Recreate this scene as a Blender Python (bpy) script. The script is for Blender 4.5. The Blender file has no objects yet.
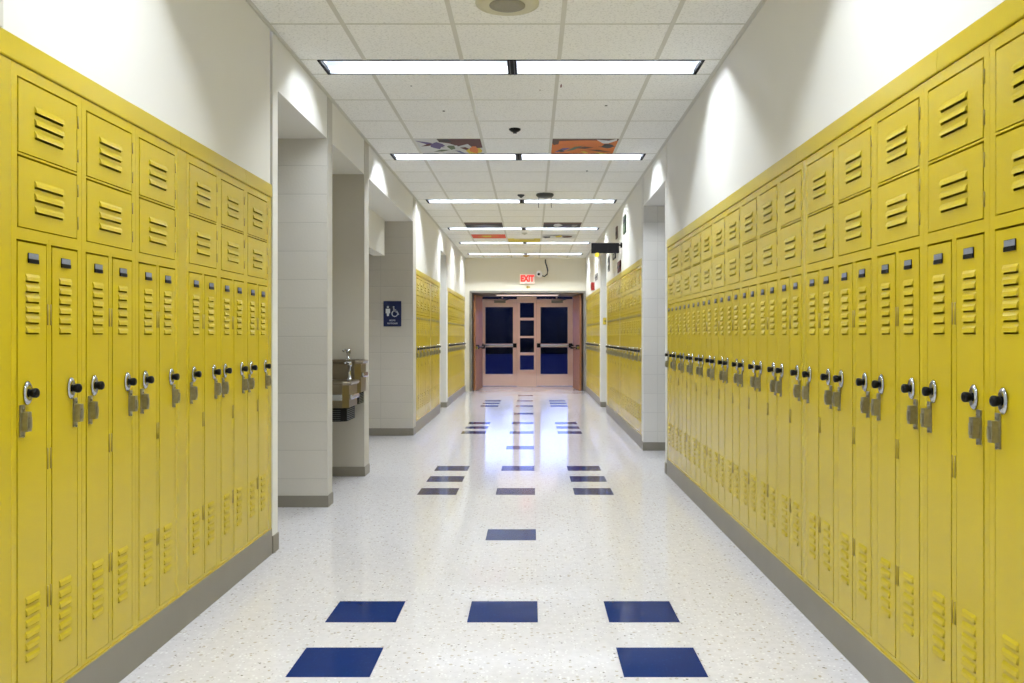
import bpy, math, random
from mathutils import Vector, Matrix
random.seed(7)
C = bpy.context.scene.collection
PI = math.pi

# ------------------------------------------------------------------ place
XL, XR = -1.48, 1.215          # corridor faces
H = 2.985                      # ceiling
Z0, Z1 = 0.145, 2.10           # locker plinth top / locker trim top
YEND = 19.45                   # end wall
YDOOR = 21.5                   # glazed doors
YBACK = -4.2
EYE = 1.24

# ------------------------------------------------------------------ materials
def mat(name, col, rough=0.5, metal=0.0, var=0.0, vscale=6.0, bump=0.0, bscale=60.0, spec=0.5, coat=0.0, emit=None, estr=0.0):
    m = bpy.data.materials.new(name); m.use_nodes = True
    nt = m.node_tree; b = nt.nodes['Principled BSDF']
    b.inputs['Base Color'].default_value = (*col, 1)
    b.inputs['Roughness'].default_value = rough
    b.inputs['Metallic'].default_value = metal
    b.inputs['Specular IOR Level'].default_value = spec
    b.inputs['Coat Weight'].default_value = coat
    if emit:
        b.inputs['Emission Color'].default_value = (*emit, 1)
        b.inputs['Emission Strength'].default_value = estr
    tc = nt.nodes.new('ShaderNodeTexCoord')
    if var > 0:
        n = nt.nodes.new('ShaderNodeTexNoise'); n.inputs['Scale'].default_value = vscale; n.inputs['Detail'].default_value = 4
        nt.links.new(tc.outputs['Object'], n.inputs['Vector'])
        mx = nt.nodes.new('ShaderNodeMix'); mx.data_type = 'RGBA'
        mx.inputs[6].default_value = (*[c * (1 - var) for c in col], 1)
        mx.inputs[7].default_value = (*[min(1, c * (1 + var)) for c in col], 1)
        nt.links.new(n.outputs['Fac'], mx.inputs[0]); nt.links.new(mx.outputs[2], b.inputs['Base Color'])
    if bump > 0:
        n2 = nt.nodes.new('ShaderNodeTexNoise'); n2.inputs['Scale'].default_value = bscale; n2.inputs['Detail'].default_value = 3
        nt.links.new(tc.outputs['Object'], n2.inputs['Vector'])
        bp = nt.nodes.new('ShaderNodeBump'); bp.inputs['Strength'].default_value = bump; bp.inputs['Distance'].default_value = 0.004
        nt.links.new(n2.outputs['Fac'], bp.inputs['Height']); nt.links.new(bp.outputs['Normal'], b.inputs['Normal'])
    return m

M = {}
M['yellow'] = mat('yellow_enamel', (0.53, 0.398, 0.008), 0.27, var=0.06, vscale=3.0, bump=0.03, bscale=160)
M['yellow_trim'] = mat('yellow_trim_enamel', (0.505, 0.38, 0.008), 0.30, var=0.06, vscale=2.0)
M['wall'] = mat('cream_wall_paint', (0.73, 0.715, 0.665), 0.6, var=0.025, vscale=1.5, bump=0.03, bscale=90)
M['wall_end'] = mat('cream_end_wall_paint', (0.70, 0.66, 0.55), 0.6, var=0.025, vscale=1.5)
M['wall_trim'] = mat('tan_post_paint', (0.56, 0.53, 0.45), 0.55, var=0.03, vscale=2)
M['base'] = mat('taupe_rubber_base', (0.215, 0.195, 0.155), 0.45, var=0.12, vscale=5)
M['grid'] = mat('ceiling_grid_paint', (0.60, 0.59, 0.53), 0.5, var=0.02)
M['housing'] = mat('light_reflector_aluminium', (0.74, 0.77, 0.84), 0.28, 0.85, var=0.02)
M['lightframe'] = mat('light_frame_grey', (0.03, 0.03, 0.032), 0.5, var=0.05)
M['black'] = mat('black_plastic', (0.0025, 0.0025, 0.003), 0.45, var=0.1, spec=0.18)
M['blackmatte'] = mat('black_matte', (0.006, 0.0055, 0.006), 0.7, spec=0.15, var=0.1)
M['chrome'] = mat('chrome', (0.48, 0.49, 0.50), 0.14, 1.0, var=0.03, vscale=20)
M['steel'] = mat('worn_zinc_latch', (0.34, 0.32, 0.24), 0.34, 0.9, var=0.4, vscale=70, bump=0.35, bscale=140)
M['stainless'] = mat('brushed_stainless', (0.22, 0.185, 0.13), 0.36, 1.0, var=0.06, vscale=14)
M['card'] = mat('label_card_grey', (0.20, 0.21, 0.23), 0.6, var=0.2, vscale=120)
M['tube'] = mat('lamp_tube', (0.9, 0.9, 0.9), 0.5, emit=(0.88, 0.93, 1.0), estr=9.0)
M['doorframe'] = mat('pinkish_door_aluminium', (0.86, 0.63, 0.55), 0.36, 0.0, var=0.04)
M['wood'] = mat('stained_wood_door', (0.30, 0.125, 0.045), 0.5, var=0.35, vscale=9)
M['jamb'] = mat('grey_metal_jamb', (0.20, 0.185, 0.155), 0.45, var=0.05)
M['navy'] = mat('navy_sign', (0.006, 0.014, 0.075), 0.35, var=0.05)
M['hinge'] = mat('grimy_hinge', (0.30, 0.22, 0.014), 0.5, var=0.2, vscale=30)
M['stain'] = mat('ceiling_stain', (0.16, 0.05, 0.05), 0.9, var=0.3, vscale=60)
M['added_lens'] = mat('added_light_lens', (0.9, 0.8, 0.7), 0.4, var=0.02, emit=(1.0, 0.78, 0.65), estr=1.2)  # glowing lens of the light added in the door recess
M['white'] = mat('white_print', (0.72, 0.76, 0.80), 0.5, var=0.02)
M['exitbox'] = mat('exit_sign_face', (0.80, 0.75, 0.70), 0.4, var=0.02, emit=(1.0, 0.6, 0.5), estr=0.25)
M['exitred'] = mat('exit_letters_red', (0.8, 0.03, 0.02), 0.4, var=0.02, emit=(1.0, 0.02, 0.015), estr=1.0)
M['red'] = mat('alarm_red', (0.33, 0.025, 0.02), 0.4, var=0.05)
M['darkgrey'] = mat('dark_grey_device', (0.045, 0.05, 0.047), 0.5, var=0.08)
M['speakerring'] = mat('cream_speaker_ring', (0.56, 0.53, 0.37), 0.5, var=0.03)
M['grille'] = mat('speaker_grille', (0.30, 0.28, 0.22), 0.7, var=0.15, vscale=160)
M['camwhite'] = mat('camera_shell', (0.74, 0.73, 0.72), 0.4, var=0.03)
M['brass'] = mat('brass', (0.55, 0.40, 0.10), 0.35, 0.8, var=0.05)
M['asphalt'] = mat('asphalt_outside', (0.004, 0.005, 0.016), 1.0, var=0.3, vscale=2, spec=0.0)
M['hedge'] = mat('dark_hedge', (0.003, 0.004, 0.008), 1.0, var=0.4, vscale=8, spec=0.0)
for k, c in dict(p_maroon=(0.075, 0.006, 0.006), p_purple=(0.10, 0.07, 0.22), p_white=(0.62, 0.63, 0.62), p_orange=(0.62, 0.15, 0.006),
                 p_green=(0.10, 0.14, 0.07), p_yellow=(0.60, 0.46, 0.02), p_blue=(0.12, 0.14, 0.26), p_red=(0.65, 0.06, 0.02),
                 p_black=(0.008, 0.007, 0.012), p_brown=(0.08, 0.03, 0.012), p_dgreen=(0.03, 0.06, 0.03), p_grey=(0.22, 0.21, 0.21)).items():
    M[k] = mat('paint_' + k[2:], c, 0.6, var=0.1, vscale=8)

def block_mat(name, col):
    m = mat(name, col, 0.55, bump=0.0)
    nt = m.node_tree; b = nt.nodes['Principled BSDF']
    tc = nt.nodes.new('ShaderNodeTexCoord')
    mp = nt.nodes.new('ShaderNodeMapping'); mp.inputs['Rotation'].default_value = (-PI / 2, 0, 0); mp.inputs['Location'].default_value = (1.477, 0, 0)
    br = nt.nodes.new('ShaderNodeTexBrick')
    br.inputs['Scale'].default_value = 1.0; br.inputs['Brick Width'].default_value = 0.406; br.inputs['Row Height'].default_value = 0.206; br.offset = 0.0
    br.inputs['Mortar Size'].default_value = 0.005; br.inputs['Mortar Smooth'].default_value = 0.4
    br.inputs['Color1'].default_value = (*col, 1); br.inputs['Color2'].default_value = (*[c * 0.96 for c in col], 1)
    br.inputs['Mortar'].default_value = (*[c * 0.86 for c in col], 1)
    nt.links.new(tc.outputs['Object'], mp.inputs['Vector']); nt.links.new(mp.outputs['Vector'], br.inputs['Vector'])
    nt.links.new(br.outputs['Color'], b.inputs['Base Color'])
    n = nt.nodes.new('ShaderNodeTexNoise'); n.inputs['Scale'].default_value = 70; n.inputs['Detail'].default_value = 4
    nt.links.new(tc.outputs['Object'], n.inputs['Vector'])
    ma = nt.nodes.new('ShaderNodeMath'); ma.operation = 'MULTIPLY_ADD'; ma.inputs[1].default_value = -2.0
    nt.links.new(br.outputs['Fac'], ma.inputs[0]); nt.links.new(n.outputs['Fac'], ma.inputs[2])
    bp = nt.nodes.new('ShaderNodeBump'); bp.inputs['Strength'].default_value = 0.35; bp.inputs['Distance'].default_value = 0.004
    nt.links.new(ma.outputs[0], bp.inputs['Height']); nt.links.new(bp.outputs['Normal'], b.inputs['Normal'])
    return m
M['block'] = block_mat('painted_concrete_block', (0.66, 0.645, 0.61))
M['block_cream'] = block_mat('cream_concrete_block', (0.58, 0.555, 0.495))
M['block_tan'] = block_mat('tan_concrete_block', (0.54, 0.505, 0.43))  # darker tan than the other block faces
M['wall_tan'] = mat('tan_alcove_wall', (0.46, 0.43, 0.365), 0.6, var=0.03, vscale=1.5)  # darker tan than the cream corridor walls

def tile_floor_mat(name, col, spots):
    m = mat(name, col, 0.16, spec=0.36 if name[0] == 's' else 0.08)
    nt = m.node_tree; b = nt.nodes['Principled BSDF']; L = nt.links.new
    tc = nt.nodes.new('ShaderNodeTexCoord'); base = None
    def mix(a, bcol, fac):
        mx = nt.nodes.new('ShaderNodeMix'); mx.data_type = 'RGBA'
        L(fac, mx.inputs[0])
        if isinstance(a, tuple): mx.inputs[6].default_value = (*a, 1)
        else: L(a, mx.inputs[6])
        mx.inputs[7].default_value = (*bcol, 1)
        return mx.outputs[2]
    n = nt.nodes.new('ShaderNodeTexNoise'); n.inputs['Scale'].default_value = 26; n.inputs['Detail'].default_value = 6; n.inputs['Roughness'].default_value = 0.7
    L(tc.outputs['Object'], n.inputs['Vector'])
    r = nt.nodes.new('ShaderNodeMapRange'); r.inputs[1].default_value = 0.38; r.inputs[2].default_value = 0.66
    L(n.outputs['Fac'], r.inputs[0])
    cur = mix(col, tuple(c * 0.90 for c in col), r.outputs[0])
    for scale, lo, c, dens in spots:
        v = nt.nodes.new('ShaderNodeTexVoronoi'); v.inputs['Scale'].default_value = scale; v.inputs['Randomness'].default_value = 1.0
        L(tc.outputs['Object'], v.inputs['Vector'])
        lt = nt.nodes.new('ShaderNodeMath'); lt.operation = 'LESS_THAN'; lt.inputs[1].default_value = lo
        L(v.outputs['Distance'], lt.inputs[0])
        sp = nt.nodes.new('ShaderNodeSeparateColor'); L(v.outputs['Color'], sp.inputs[0])
        gt = nt.nodes.new('ShaderNodeMath'); gt.operation = 'LESS_THAN'; gt.inputs[1].default_value = dens
        L(sp.outputs[0], gt.inputs[0])
        mu = nt.nodes.new('ShaderNodeMath'); mu.operation = 'MULTIPLY'; L(lt.outputs[0], mu.inputs[0]); L(gt.outputs[0], mu.inputs[1])
        cur = mix(cur, c, mu.outputs[0])
    L(cur, b.inputs['Base Color'])
    n3 = nt.nodes.new('ShaderNodeTexNoise'); n3.inputs['Scale'].default_value = 1.3; n3.inputs['Detail'].default_value = 2
    L(tc.outputs['Object'], n3.inputs['Vector'])
    rr = nt.nodes.new('ShaderNodeMapRange'); rr.inputs[3].default_value = 0.07; rr.inputs[4].default_value = 0.12
    L(n3.outputs['Fac'], rr.inputs[0]); L(rr.outputs[0], b.inputs['Roughness'])
    n4 = nt.nodes.new('ShaderNodeTexNoise'); n4.inputs['Scale'].default_value = 14; n4.inputs['Detail'].default_value = 2
    L(tc.outputs['Object'], n4.inputs['Vector'])
    bp = nt.nodes.new('ShaderNodeBump'); bp.inputs['Strength'].default_value = 0.04; bp.inputs['Distance'].default_value = 0.004
    L(n4.outputs['Fac'], bp.inputs['Height']); L(bp.outputs['Normal'], b.inputs['Normal'])
    return m
M['floor'] = tile_floor_mat('speckled_white_floor_tile', (0.675, 0.655, 0.67),
    [(42, 0.30, (0.46, 0.42, 0.36), 0.22), (60, 0.30, (0.76, 0.76, 0.76), 0.4), (34, 0.17, (0.18, 0.16, 0.14), 0.14), (80, 0.22, (0.34, 0.32, 0.30), 0.14)])
M['blue'] = tile_floor_mat('blue_floor_tile', (0.0008, 0.019, 0.125), [(60, 0.28, (0.002, 0.026, 0.15), 0.4)])

def ceiling_mat():
    m = mat('fissured_ceiling_tile', (0.66, 0.65, 0.59), 0.85)
    nt = m.node_tree; b = nt.nodes['Principled BSDF']; L = nt.links.new
    tc = nt.nodes.new('ShaderNodeTexCoord')
    v = nt.nodes.new('ShaderNodeTexNoise'); v.inputs['Scale'].default_value = 85; v.inputs['Detail'].default_value = 3
    L(tc.outputs['Object'], v.inputs['Vector'])
    r = nt.nodes.new('ShaderNodeMapRange'); r.inputs[1].default_value = 0.30; r.inputs[2].default_value = 0.48
    L(v.outputs['Fac'], r.inputs[0])
    mx = nt.nodes.new('ShaderNodeMix'); mx.data_type = 'RGBA'
    mx.inputs[6].default_value = (0.68, 0.68, 0.655, 1); mx.inputs[7].default_value = (0.87, 0.87, 0.845, 1)
    L(r.outputs[0], mx.inputs[0]); L(mx.outputs[2], b.inputs['Base Color'])
    bp = nt.nodes.new('ShaderNodeBump'); bp.inputs['Strength'].default_value = 0.3; bp.inputs['Distance'].default_value = 0.003
    L(r.outputs[0], bp.inputs['Height']); L(bp.outputs['Normal'], b.inputs['Normal'])
    return m
M['ceil'] = ceiling_mat()

def glass_mat():
    m = bpy.data.materials.new('door_glass'); m.use_nodes = True
    nt = m.node_tree; nt.nodes.clear(); L = nt.links.new
    o = nt.nodes.new('ShaderNodeOutputMaterial')
    t = nt.nodes.new('ShaderNodeBsdfTransparent'); t.inputs[0].default_value = (0.72, 0.78, 0.95, 1)
    g = nt.nodes.new('ShaderNodeBsdfGlossy'); g.inputs['Roughness'].default_value = 0.03
    f = nt.nodes.new('ShaderNodeFresnel'); f.inputs[0].default_value = 1.22
    mx = nt.nodes.new('ShaderNodeMixShader')
    L(f.outputs[0], mx.inputs[0]); L(t.outputs[0], mx.inputs[1]); L(g.outputs[0], mx.inputs[2]); L(mx.outputs[0], o.inputs[0])
    return m
M['glass'] = glass_mat()

# ------------------------------------------------------------------ mesh builder
class MB:
    def __init__(self): self.v = []; self.f = []; self.mi = []; self.sm = []; self.mats = []
    def m(self, key):
        if key not in self.mats: self.mats.append(key)
        return self.mats.index(key)
    def quad(self, pts, key, smooth=False):
        n = len(self.v); self.v += [tuple(p) for p in pts]; self.f.append(list(range(n, n + len(pts)))); self.mi.append(self.m(key)); self.sm.append(smooth)
    def box(self, a, b, key):
        x0, y0, z0 = [min(p, q) for p, q in zip(a, b)]; x1, y1, z1 = [max(p, q) for p, q in zip(a, b)]
        n = len(self.v)
        self.v += [(x0, y0, z0), (x1, y0, z0), (x1, y1, z0), (x0, y1, z0), (x0, y0, z1), (x1, y0, z1), (x1, y1, z1), (x0, y1, z1)]
        for q in ((0, 3, 2, 1), (4, 5, 6, 7), (0, 1, 5, 4), (1, 2, 6, 5), (2, 3, 7, 6), (3, 0, 4, 7)):
            self.f.append([n + i for i in q]); self.mi.append(self.m(key)); self.sm.append(False)
        return self
    def prism(self, pts, axis, a, b, key, smooth=False):
        """polygon pts (2D) extruded along axis ('x','y','z') from a to b"""
        def P(p, t):
            return {'x': (t, p[0], p[1]), 'y': (p[0], t, p[1]), 'z': (p[0], p[1], t)}[axis]
        n = len(self.v); k = len(pts)
        self.v += [P(p, a) for p in pts] + [P(p, b) for p in pts]
        i = self.m(key)
        self.f.append(list(range(n, n + k))); self.f.append(list(range(n + 2 * k - 1, n + k - 1, -1))); self.mi += [i, i]; self.sm += [False, False]
        for j in range(k):
            self.f.append([n + j, n + (j + 1) % k, n + k + (j + 1) % k, n + k + j]); self.mi.append(i); self.sm.append(smooth)
        return self
    def lathe(self, prof, key, center=(0, 0, 0), axis='z', seg=20, sx=1.0, sy=1.0):
        """prof: list of (r, h) ; revolves about axis, scaled elliptically by sx, sy"""
        i = self.m(key); n = len(self.v)
        for r, h in prof:
            for s in range(seg):
                a = 2 * PI * s / seg; p = (r * math.cos(a) * sx, r * math.sin(a) * sy, h)
                if axis == 'y': p = (p[0], p[2], p[1])
                elif axis == 'x': p = (p[2], p[0], p[1])
                self.v.append(tuple(c + d for c, d in zip(center, p)))
        for j in range(len(prof) - 1):
            for s in range(seg):
                self.f.append([n + j * seg + s, n + j * seg + (s + 1) % seg, n + (j + 1) * seg + (s + 1) % seg, n + (j + 1) * seg + s]); self.mi.append(i); self.sm.append(True)
        self.f.append([n + s for s in range(seg)][::-1]); self.f.append([n + (len(prof) - 1) * seg + s for s in range(seg)])
        self.mi += [i, i]; self.sm += [False, False]
        return self
    def tube(self, path, r, key, seg=10):
        i = self.m(key); n = len(self.v); path = [Vector(p) for p in path]
        for k, p in enumerate(path):
            t = (path[min(k + 1, len(path) - 1)] - path[max(k - 1, 0)]).normalized()
            u = t.cross(Vector((0.31, 0.17, 0.93))).normalized(); w = t.cross(u)
            for s in range(seg):
                a = 2 * PI * s / seg; self.v.append(tuple(p + r * (math.cos(a) * u + math.sin(a) * w)))
        for j in range(len(path) - 1):
            for s in range(seg):
                self.f.append([n + j * seg + s, n + j * seg + (s + 1) % seg, n + (j + 1) * seg + (s + 1) % seg, n + (j + 1) * seg + s]); self.mi.append(i); self.sm.append(True)
        self.f.append([n + s for s in range(seg)][::-1]); self.f.append([n + (len(path) - 1) * seg + s for s in range(seg)])
        self.mi += [i, i]; self.sm += [False, False]
        return self
    def build(self, name, parent=None, bevel=0.0, loc=None):
        me = bpy.data.meshes.new(name); me.from_pydata(self.v, [], self.f)
        for k in self.mats: me.materials.append(M[k])
        me.polygons.foreach_set('material_index', self.mi); me.polygons.foreach_set('use_smooth', self.sm)
        me.validate()
        import bmesh
        bm = bmesh.new(); bm.from_mesh(me); bmesh.ops.recalc_face_normals(bm, faces=bm.faces)
        if bevel > 0:
            sharp = [e for e in bm.edges if len(e.link_faces) == 2 and e.calc_face_angle(0) > 0.6]
            bmesh.ops.bevel(bm, geom=sharp, offset=bevel, segments=2, affect='EDGES', profile=0.6, clamp_overlap=True)
        bm.to_mesh(me); bm.free(); me.update()
        o = bpy.data.objects.new(name, me); C.objects.link(o)
        if parent: o.parent = parent
        if loc: o.location = loc
        return o

def tag(o, label, cat, group=None, kind=None):
    o['label'] = label; o['category'] = cat
    if group: o['group'] = group
    if kind: o['kind'] = kind
    return o
def struct(o): o['kind'] = 'structure'; return o
def empty(name, loc, rz=0.0):
    o = bpy.data.objects.new(name, None); C.objects.link(o); o.location = loc; o.rotation_euler = (0, 0, rz); o.empty_display_size = 0.05
    return o
def copy_tree(o, parent=None):
    c = o.copy(); C.objects.link(c)
    if parent: c.parent = parent
    for ch in o.children: copy_tree(ch, c)
    return c
def text_obj(name, body, size, key, parent, loc, rot, extrude=0.002, squash=1.0, bold=0.0):
    cu = bpy.data.curves.new(name, 'FONT'); cu.body = body; cu.size = size; cu.extrude = extrude; cu.align_x = 'CENTER'; cu.align_y = 'CENTER'; cu.offset = bold
    tmp = bpy.data.objects.new('tmp', cu); C.objects.link(tmp)
    dg = bpy.context.evaluated_depsgraph_get()
    me = bpy.data.meshes.new_from_object(tmp.evaluated_get(dg)); bpy.data.objects.remove(tmp)
    me.materials.clear(); me.materials.append(M[key])
    o = bpy.data.objects.new(name, me); C.objects.link(o); o.parent = parent; o.location = loc; o.rotation_euler = rot; o.scale = (squash, 1, 1)
    return o

# ------------------------------------------------------------------ floor
TX, TY = 0.308, 0.3025
X0 = -0.280                       # left edge of the centre tile column
def yrow(n): return TY * n - 0.015
blue = set()
for g in (8.5, 22.5, 36.5, 50.5):
    for k in (0, 2, 4): blue.add((-2, g + k)); blue.add((2, g + k))
for n in (3.5, 8.5, 12.5, 17.5, 22.5, 26.5, 31.5, 36.5, 40.5, 45.5, 50.5, 54.5, 59.5): blue.add((0, n))
fl = MB()
fl.box((-3.4, YBACK, -0.06), (3.2, 21.75, -0.004), 'floor')
for i in range(-10, 12):
    for j in range(-15, 73):
        n = j + 0.5
        xa, xb = X0 + i * TX, X0 + (i + 1) * TX; ya, yb = yrow(n), yrow(n + 1)
        if ya < YBACK or yb > 21.75 or xa < -3.4 or xb > 3.2: continue
        g = 0.0006
        fl.quad([(xa + g, ya + g, 0), (xb - g, ya + g, 0), (xb - g, yb - g, 0), (xa + g, yb - g, 0)], 'blue' if (i, n) in blue else 'floor')
struct(fl.build('floor'))

# ------------------------------------------------------------------ ceiling
LIGHTS = [-2.80, 0.02, 2.825, 5.645, 8.47, 11.27, 14.15, 16.31, 18.52]
LX0, LX1 = -1.352, 1.092
XC = [XL, -1.054, -0.440, 0.174, 0.788, XR]
rows = []
y = YBACK
for k, ly in enumerate(LIGHTS + [None]):
    a = y; b = (ly - 0.1525) if ly is not None else YEND
    cnt = max(1, round((b - a) / 0.615))
    for q in range(cnt): rows.append((a + (b - a) * q / cnt, a + (b - a) * (q + 1) / cnt))
    if ly is not None: y = ly + 0.1525
def row_near(yc): return min(rows, key=lambda r: abs((r[0] + r[1]) / 2 - yc))
ART = [(1, row_near(7.95)), (3, row_near(7.95)), (1, row_near(13.6)), (3, row_near(13.6)), (1, row_near(15.1)), (3, row_near(15.1)), (2, row_near(15.7))]
cl = MB()
for (a, b) in rows:
    for i in range(5):
        if (i, (a, b)) in ART: continue
        cl.quad([(XC[i], a, H), (XC[i], b, H), (XC[i + 1], b, H), (XC[i + 1], a, H)], 'ceil')
for ly in LIGHTS:
    cl.quad([(XL, ly - .1525, H), (XL, ly + .1525, H), (LX0, ly + .1525, H), (LX0, ly - .1525, H)], 'ceil')
    cl.quad([(LX1, ly - .1525, H), (LX1, ly + .1525, H), (XR, ly + .1525, H), (XR, ly - .1525, H)], 'ceil')
for sx, sy, a, b, k in ((.206, 6.07, .007, .05, 'stain'), (.564, 6.59, .013, .02, 'darkgrey'), (-.68, 6.75, .012, .022, 'darkgrey'), (-.84, 6.07, .008, .012, 'darkgrey'), (.06, 6.17, .006, .01, 'stain'), (.587, 9.2, .015, .03, 'darkgrey')):
    cl.quad([(sx + a * math.cos(q * PI / 4) * (.7 + .5 * random.random()), sy + b * math.sin(q * PI / 4) * (.7 + .5 * random.random()), H - .0008) for q in range(8)], k)
# roof deck over everything keeps the plenum dark
cl.box((-3.4, YBACK, 3.35), (3.2, 21.75, 3.40), 'ceil')
struct(cl.build('ceiling'))
gr = MB()
for x in XC[1:-1]:
    seg = [YBACK] + [v for ly in LIGHTS for v in (ly - .1525, ly + .1525)] + [YEND]
    for a, b in zip(seg[0::2], seg[1::2]):
        gr.box((x - 0.013, a, H - 0.003), (x + 0.013, b, H + 0.004), 'grid')
for (a, b) in rows:
    for yy in (a, b):
        if any(abs(abs(yy - ly) - 0.1525) < 1e-3 for ly in LIGHTS):
            gr.box((XL, yy - 0.007, H - 0.002), (LX0, yy + 0.007, H + 0.003), 'grid'); gr.box((LX1, yy - 0.007, H - 0.002), (XR, yy + 0.007, H + 0.003), 'grid')
        elif yy == a: gr.box((XL, yy - 0.006, H - 0.002), (XR, yy + 0.006, H + 0.003), 'grid')
struct(gr.build('trim_1'))
for nm, xx, s in (('trim_2', XL, 1), ('trim_3', XR, -1)):
    e = MB(); e.box((xx, YBACK, H - 0.012), (xx + s * 0.004, YEND, H - 0.001), 'grid'); e.box((xx, YBACK, H - 0.004), (xx + s * 0.022, YEND, H - 0.001), 'grid')
    struct(e.build(nm))

# ------------------------------------------------------------------ ceiling lights
DEPTH = 0.13
def make_light():
    t = empty('ceiling_light', (0, 0, 0))
    for (a, b) in ((LX0, -0.155), (-0.095, LX1)):
        h = MB()
        for s in (-1, 1):                                # curved reflector sides
            pr = [(0.136, 0.0), (0.133, 0.045), (0.115, 0.085), (0.075, 0.118), (0.0, DEPTH)]
            for p, q in zip(pr[:-1], pr[1:]):
                h.quad([(a, s * p[0], p[1]), (b, s * p[0], p[1]), (b, s * q[0], q[1]), (a, s * q[0], q[1])], 'housing', True)
        for x in (a, b):
            h.quad([(x, -0.136, 0), (x, 0.136, 0), (x, 0.115, .085), (x, 0.075, .118), (x, 0, DEPTH), (x, -0.075, .118), (x, -0.115, .085)], 'housing')
        h.build('reflector', t)
        lv = MB(); n = 8
        for k in range(1, n):
            x = a + (b - a) * k / n; lv.box((x - 0.001, -0.134, 0.004), (x + 0.001, 0.134, 0.034), 'housing')
        for s in (-1, 1): lv.box((a + .01, s * .1345, .012), (b - .01, s * .1325, .026), 'housing')
        lv.build('louver', t)
        lp = MB(); lp.lathe([(0.0125, a + 0.03), (0.0125, b - 0.03)], 'tube', (0, 0, 0.112), 'x', 10); lp.build('lamp_tube', t)
    f = MB()
    for s in (-1, 1): f.box((LX0 - 0.004, s * 0.1365, -0.004), (LX1 + 0.004, s * 0.1515, 0.012), 'lightframe')
    f.build('frame', t)
    for x0, x1 in ((LX0 - 0.004, LX0 + 0.016), (LX1 - 0.016, LX1 + 0.004)):
        e = MB(); e.box((x0, -0.1515, -0.005), (x1, 0.1515, 0.02), 'blackmatte'); e.build('end_cap', t)
    sp = MB(); sp.box((-0.155, -0.1515, -0.005), (-0.095, 0.1515, 0.02), 'blackmatte')
    sp.box((-0.142, -0.1515, -0.008), (-0.136, 0.1515, -0.005), 'lightframe'); sp.box((-0.114, -0.1515, -0.008), (-0.108, 0.1515, -0.005), 'lightframe')
    sp.build('spine', t)
    return t
lt0 = make_light()
POWER = 21.0
seen_l = ['nearest']
LLAB = ['large recessed strip light beside the round ceiling speaker',
        'recessed strip light touching the maroon and orange painted ceiling tiles',
        'long recessed strip light just past the dark round device with hanging rods',
        'recessed strip light touching the pair of dark painted ceiling tiles',
        'recessed strip light touching the solid yellow painted ceiling tile',
        'last recessed strip light before the cream end wall']
vis = LIGHTS[3:]
for k, ly in enumerate(LIGHTS):
    o = lt0 if k == 0 else copy_tree(lt0)
    o.location = (0, ly, H)
    lab = LLAB[vis.index(ly)] if ly in vis else ['recessed strip light in the ceiling behind the camera, near the back wall', 'recessed strip light in the ceiling straight above the camera', 'recessed strip light in the ceiling just ahead of the camera, out of frame'][k]
    tag(o, lab, 'light', 'recessed strip lights along the corridor ceiling')
    for a, b in ((LX0, -0.155), (-0.095, LX1)):
        ld = bpy.data.lights.new('lamp', 'AREA'); ld.shape = 'RECTANGLE'; ld.size = b - a - 0.05; ld.size_y = 0.05
        ld.energy = POWER * (0.36 if (k == 3 and a < -1) else 1.0); ld.color = (0.86, 0.93, 1.0)
        lo = bpy.data.objects.new('lamp_light', ld); C.objects.link(lo); lo.parent = o; lo.location = ((a + b) / 2, -0.045 if (k == 3 and a < -1) else 0, 0.097)

# ------------------------------------------------------------------ walls
def wall(name, boxes, key='wall', extra=()):
    w = MB()
    for a, b in boxes: w.box(a, b, key)
    for a, b, k in extra: w.box(a, b, k)
    return struct(w.build(name))
XLB, XRB = -3.3, 3.1            # how far the side rooms run
HS = 2.67                       # soffit height
# bands of the left wall
wall('wall_left', [((XL, YBACK, 0), (XL - .35, 2.30, H)), ((XL, 2.30, Z1 - .03), (XL - .34, 4.925, H)), ((XL - .34, 2.30, 0), (XL - .38, 5.06, H))])
struct(MB().box((XL, 2.30, Z1 + .001), (XL + .006, 2.428, H - .03), 'wall_trim').build('trim_17'))
wall('wall_left.001', [((XL + .004, 4.96, 0), (XLB, 5.06, H))], 'wall')                                      # post at the locker end
wall('wall_left.002', [((XL, 5.06, HS), (XLB, 6.30, H))])                                                    # header over the first opening
wall('wall_left.003', [((XL + .003, 6.30, 0), (XLB, 6.45, HS)), ((XL + .003, 6.30, HS), (XLB, 6.45, H))], 'block_cream')
wall('wall_left.004', [((XL, 6.45, HS), (XLB, 7.69, H))])
wall('wall_left.013', [((-2.0, 6.45, 0), (-2.1, 7.69, HS))])               # fountain alcove
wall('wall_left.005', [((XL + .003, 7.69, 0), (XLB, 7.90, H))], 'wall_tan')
wall('wall_left.006', [((XL, 7.90, HS), (XLB, 10.85, H)), ((-1.81, 7.90, 2.23), (-1.95, 10.72, HS)), ((-1.81, 7.90, 0), (-1.95, 8.25, 2.23))])
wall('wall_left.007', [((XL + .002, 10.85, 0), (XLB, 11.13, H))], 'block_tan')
wall('wall_left.008', [((XL, 11.13, Z1 - .03), (XL - .34, 14.08, H)), ((XL - .34, 11.13, 0), (XL - .38, 14.08, H)), ((XL, 14.06, 0), (XLB, 14.14, H))])
wall('wall_left.009', [((XL, 14.14, HS - .03), (XLB, 15.1, H))])
wall('wall_left.010', [((XL + .002, 15.1, 0), (XLB, 15.33, H))])
wall('wall_left.011', [((XL, 15.33, Z1 - .03), (XL - .34, YEND, H)), ((XL - .34, 15.33, 0), (XL - .38, YEND, H)), ((XL, 19.33, 0), (XL - .34, YEND, Z1))])
wall('wall_left.012', [((XLB, 5.06, 0), (XLB - .08, 15.3, H))])                                             # far side of the side rooms
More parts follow.
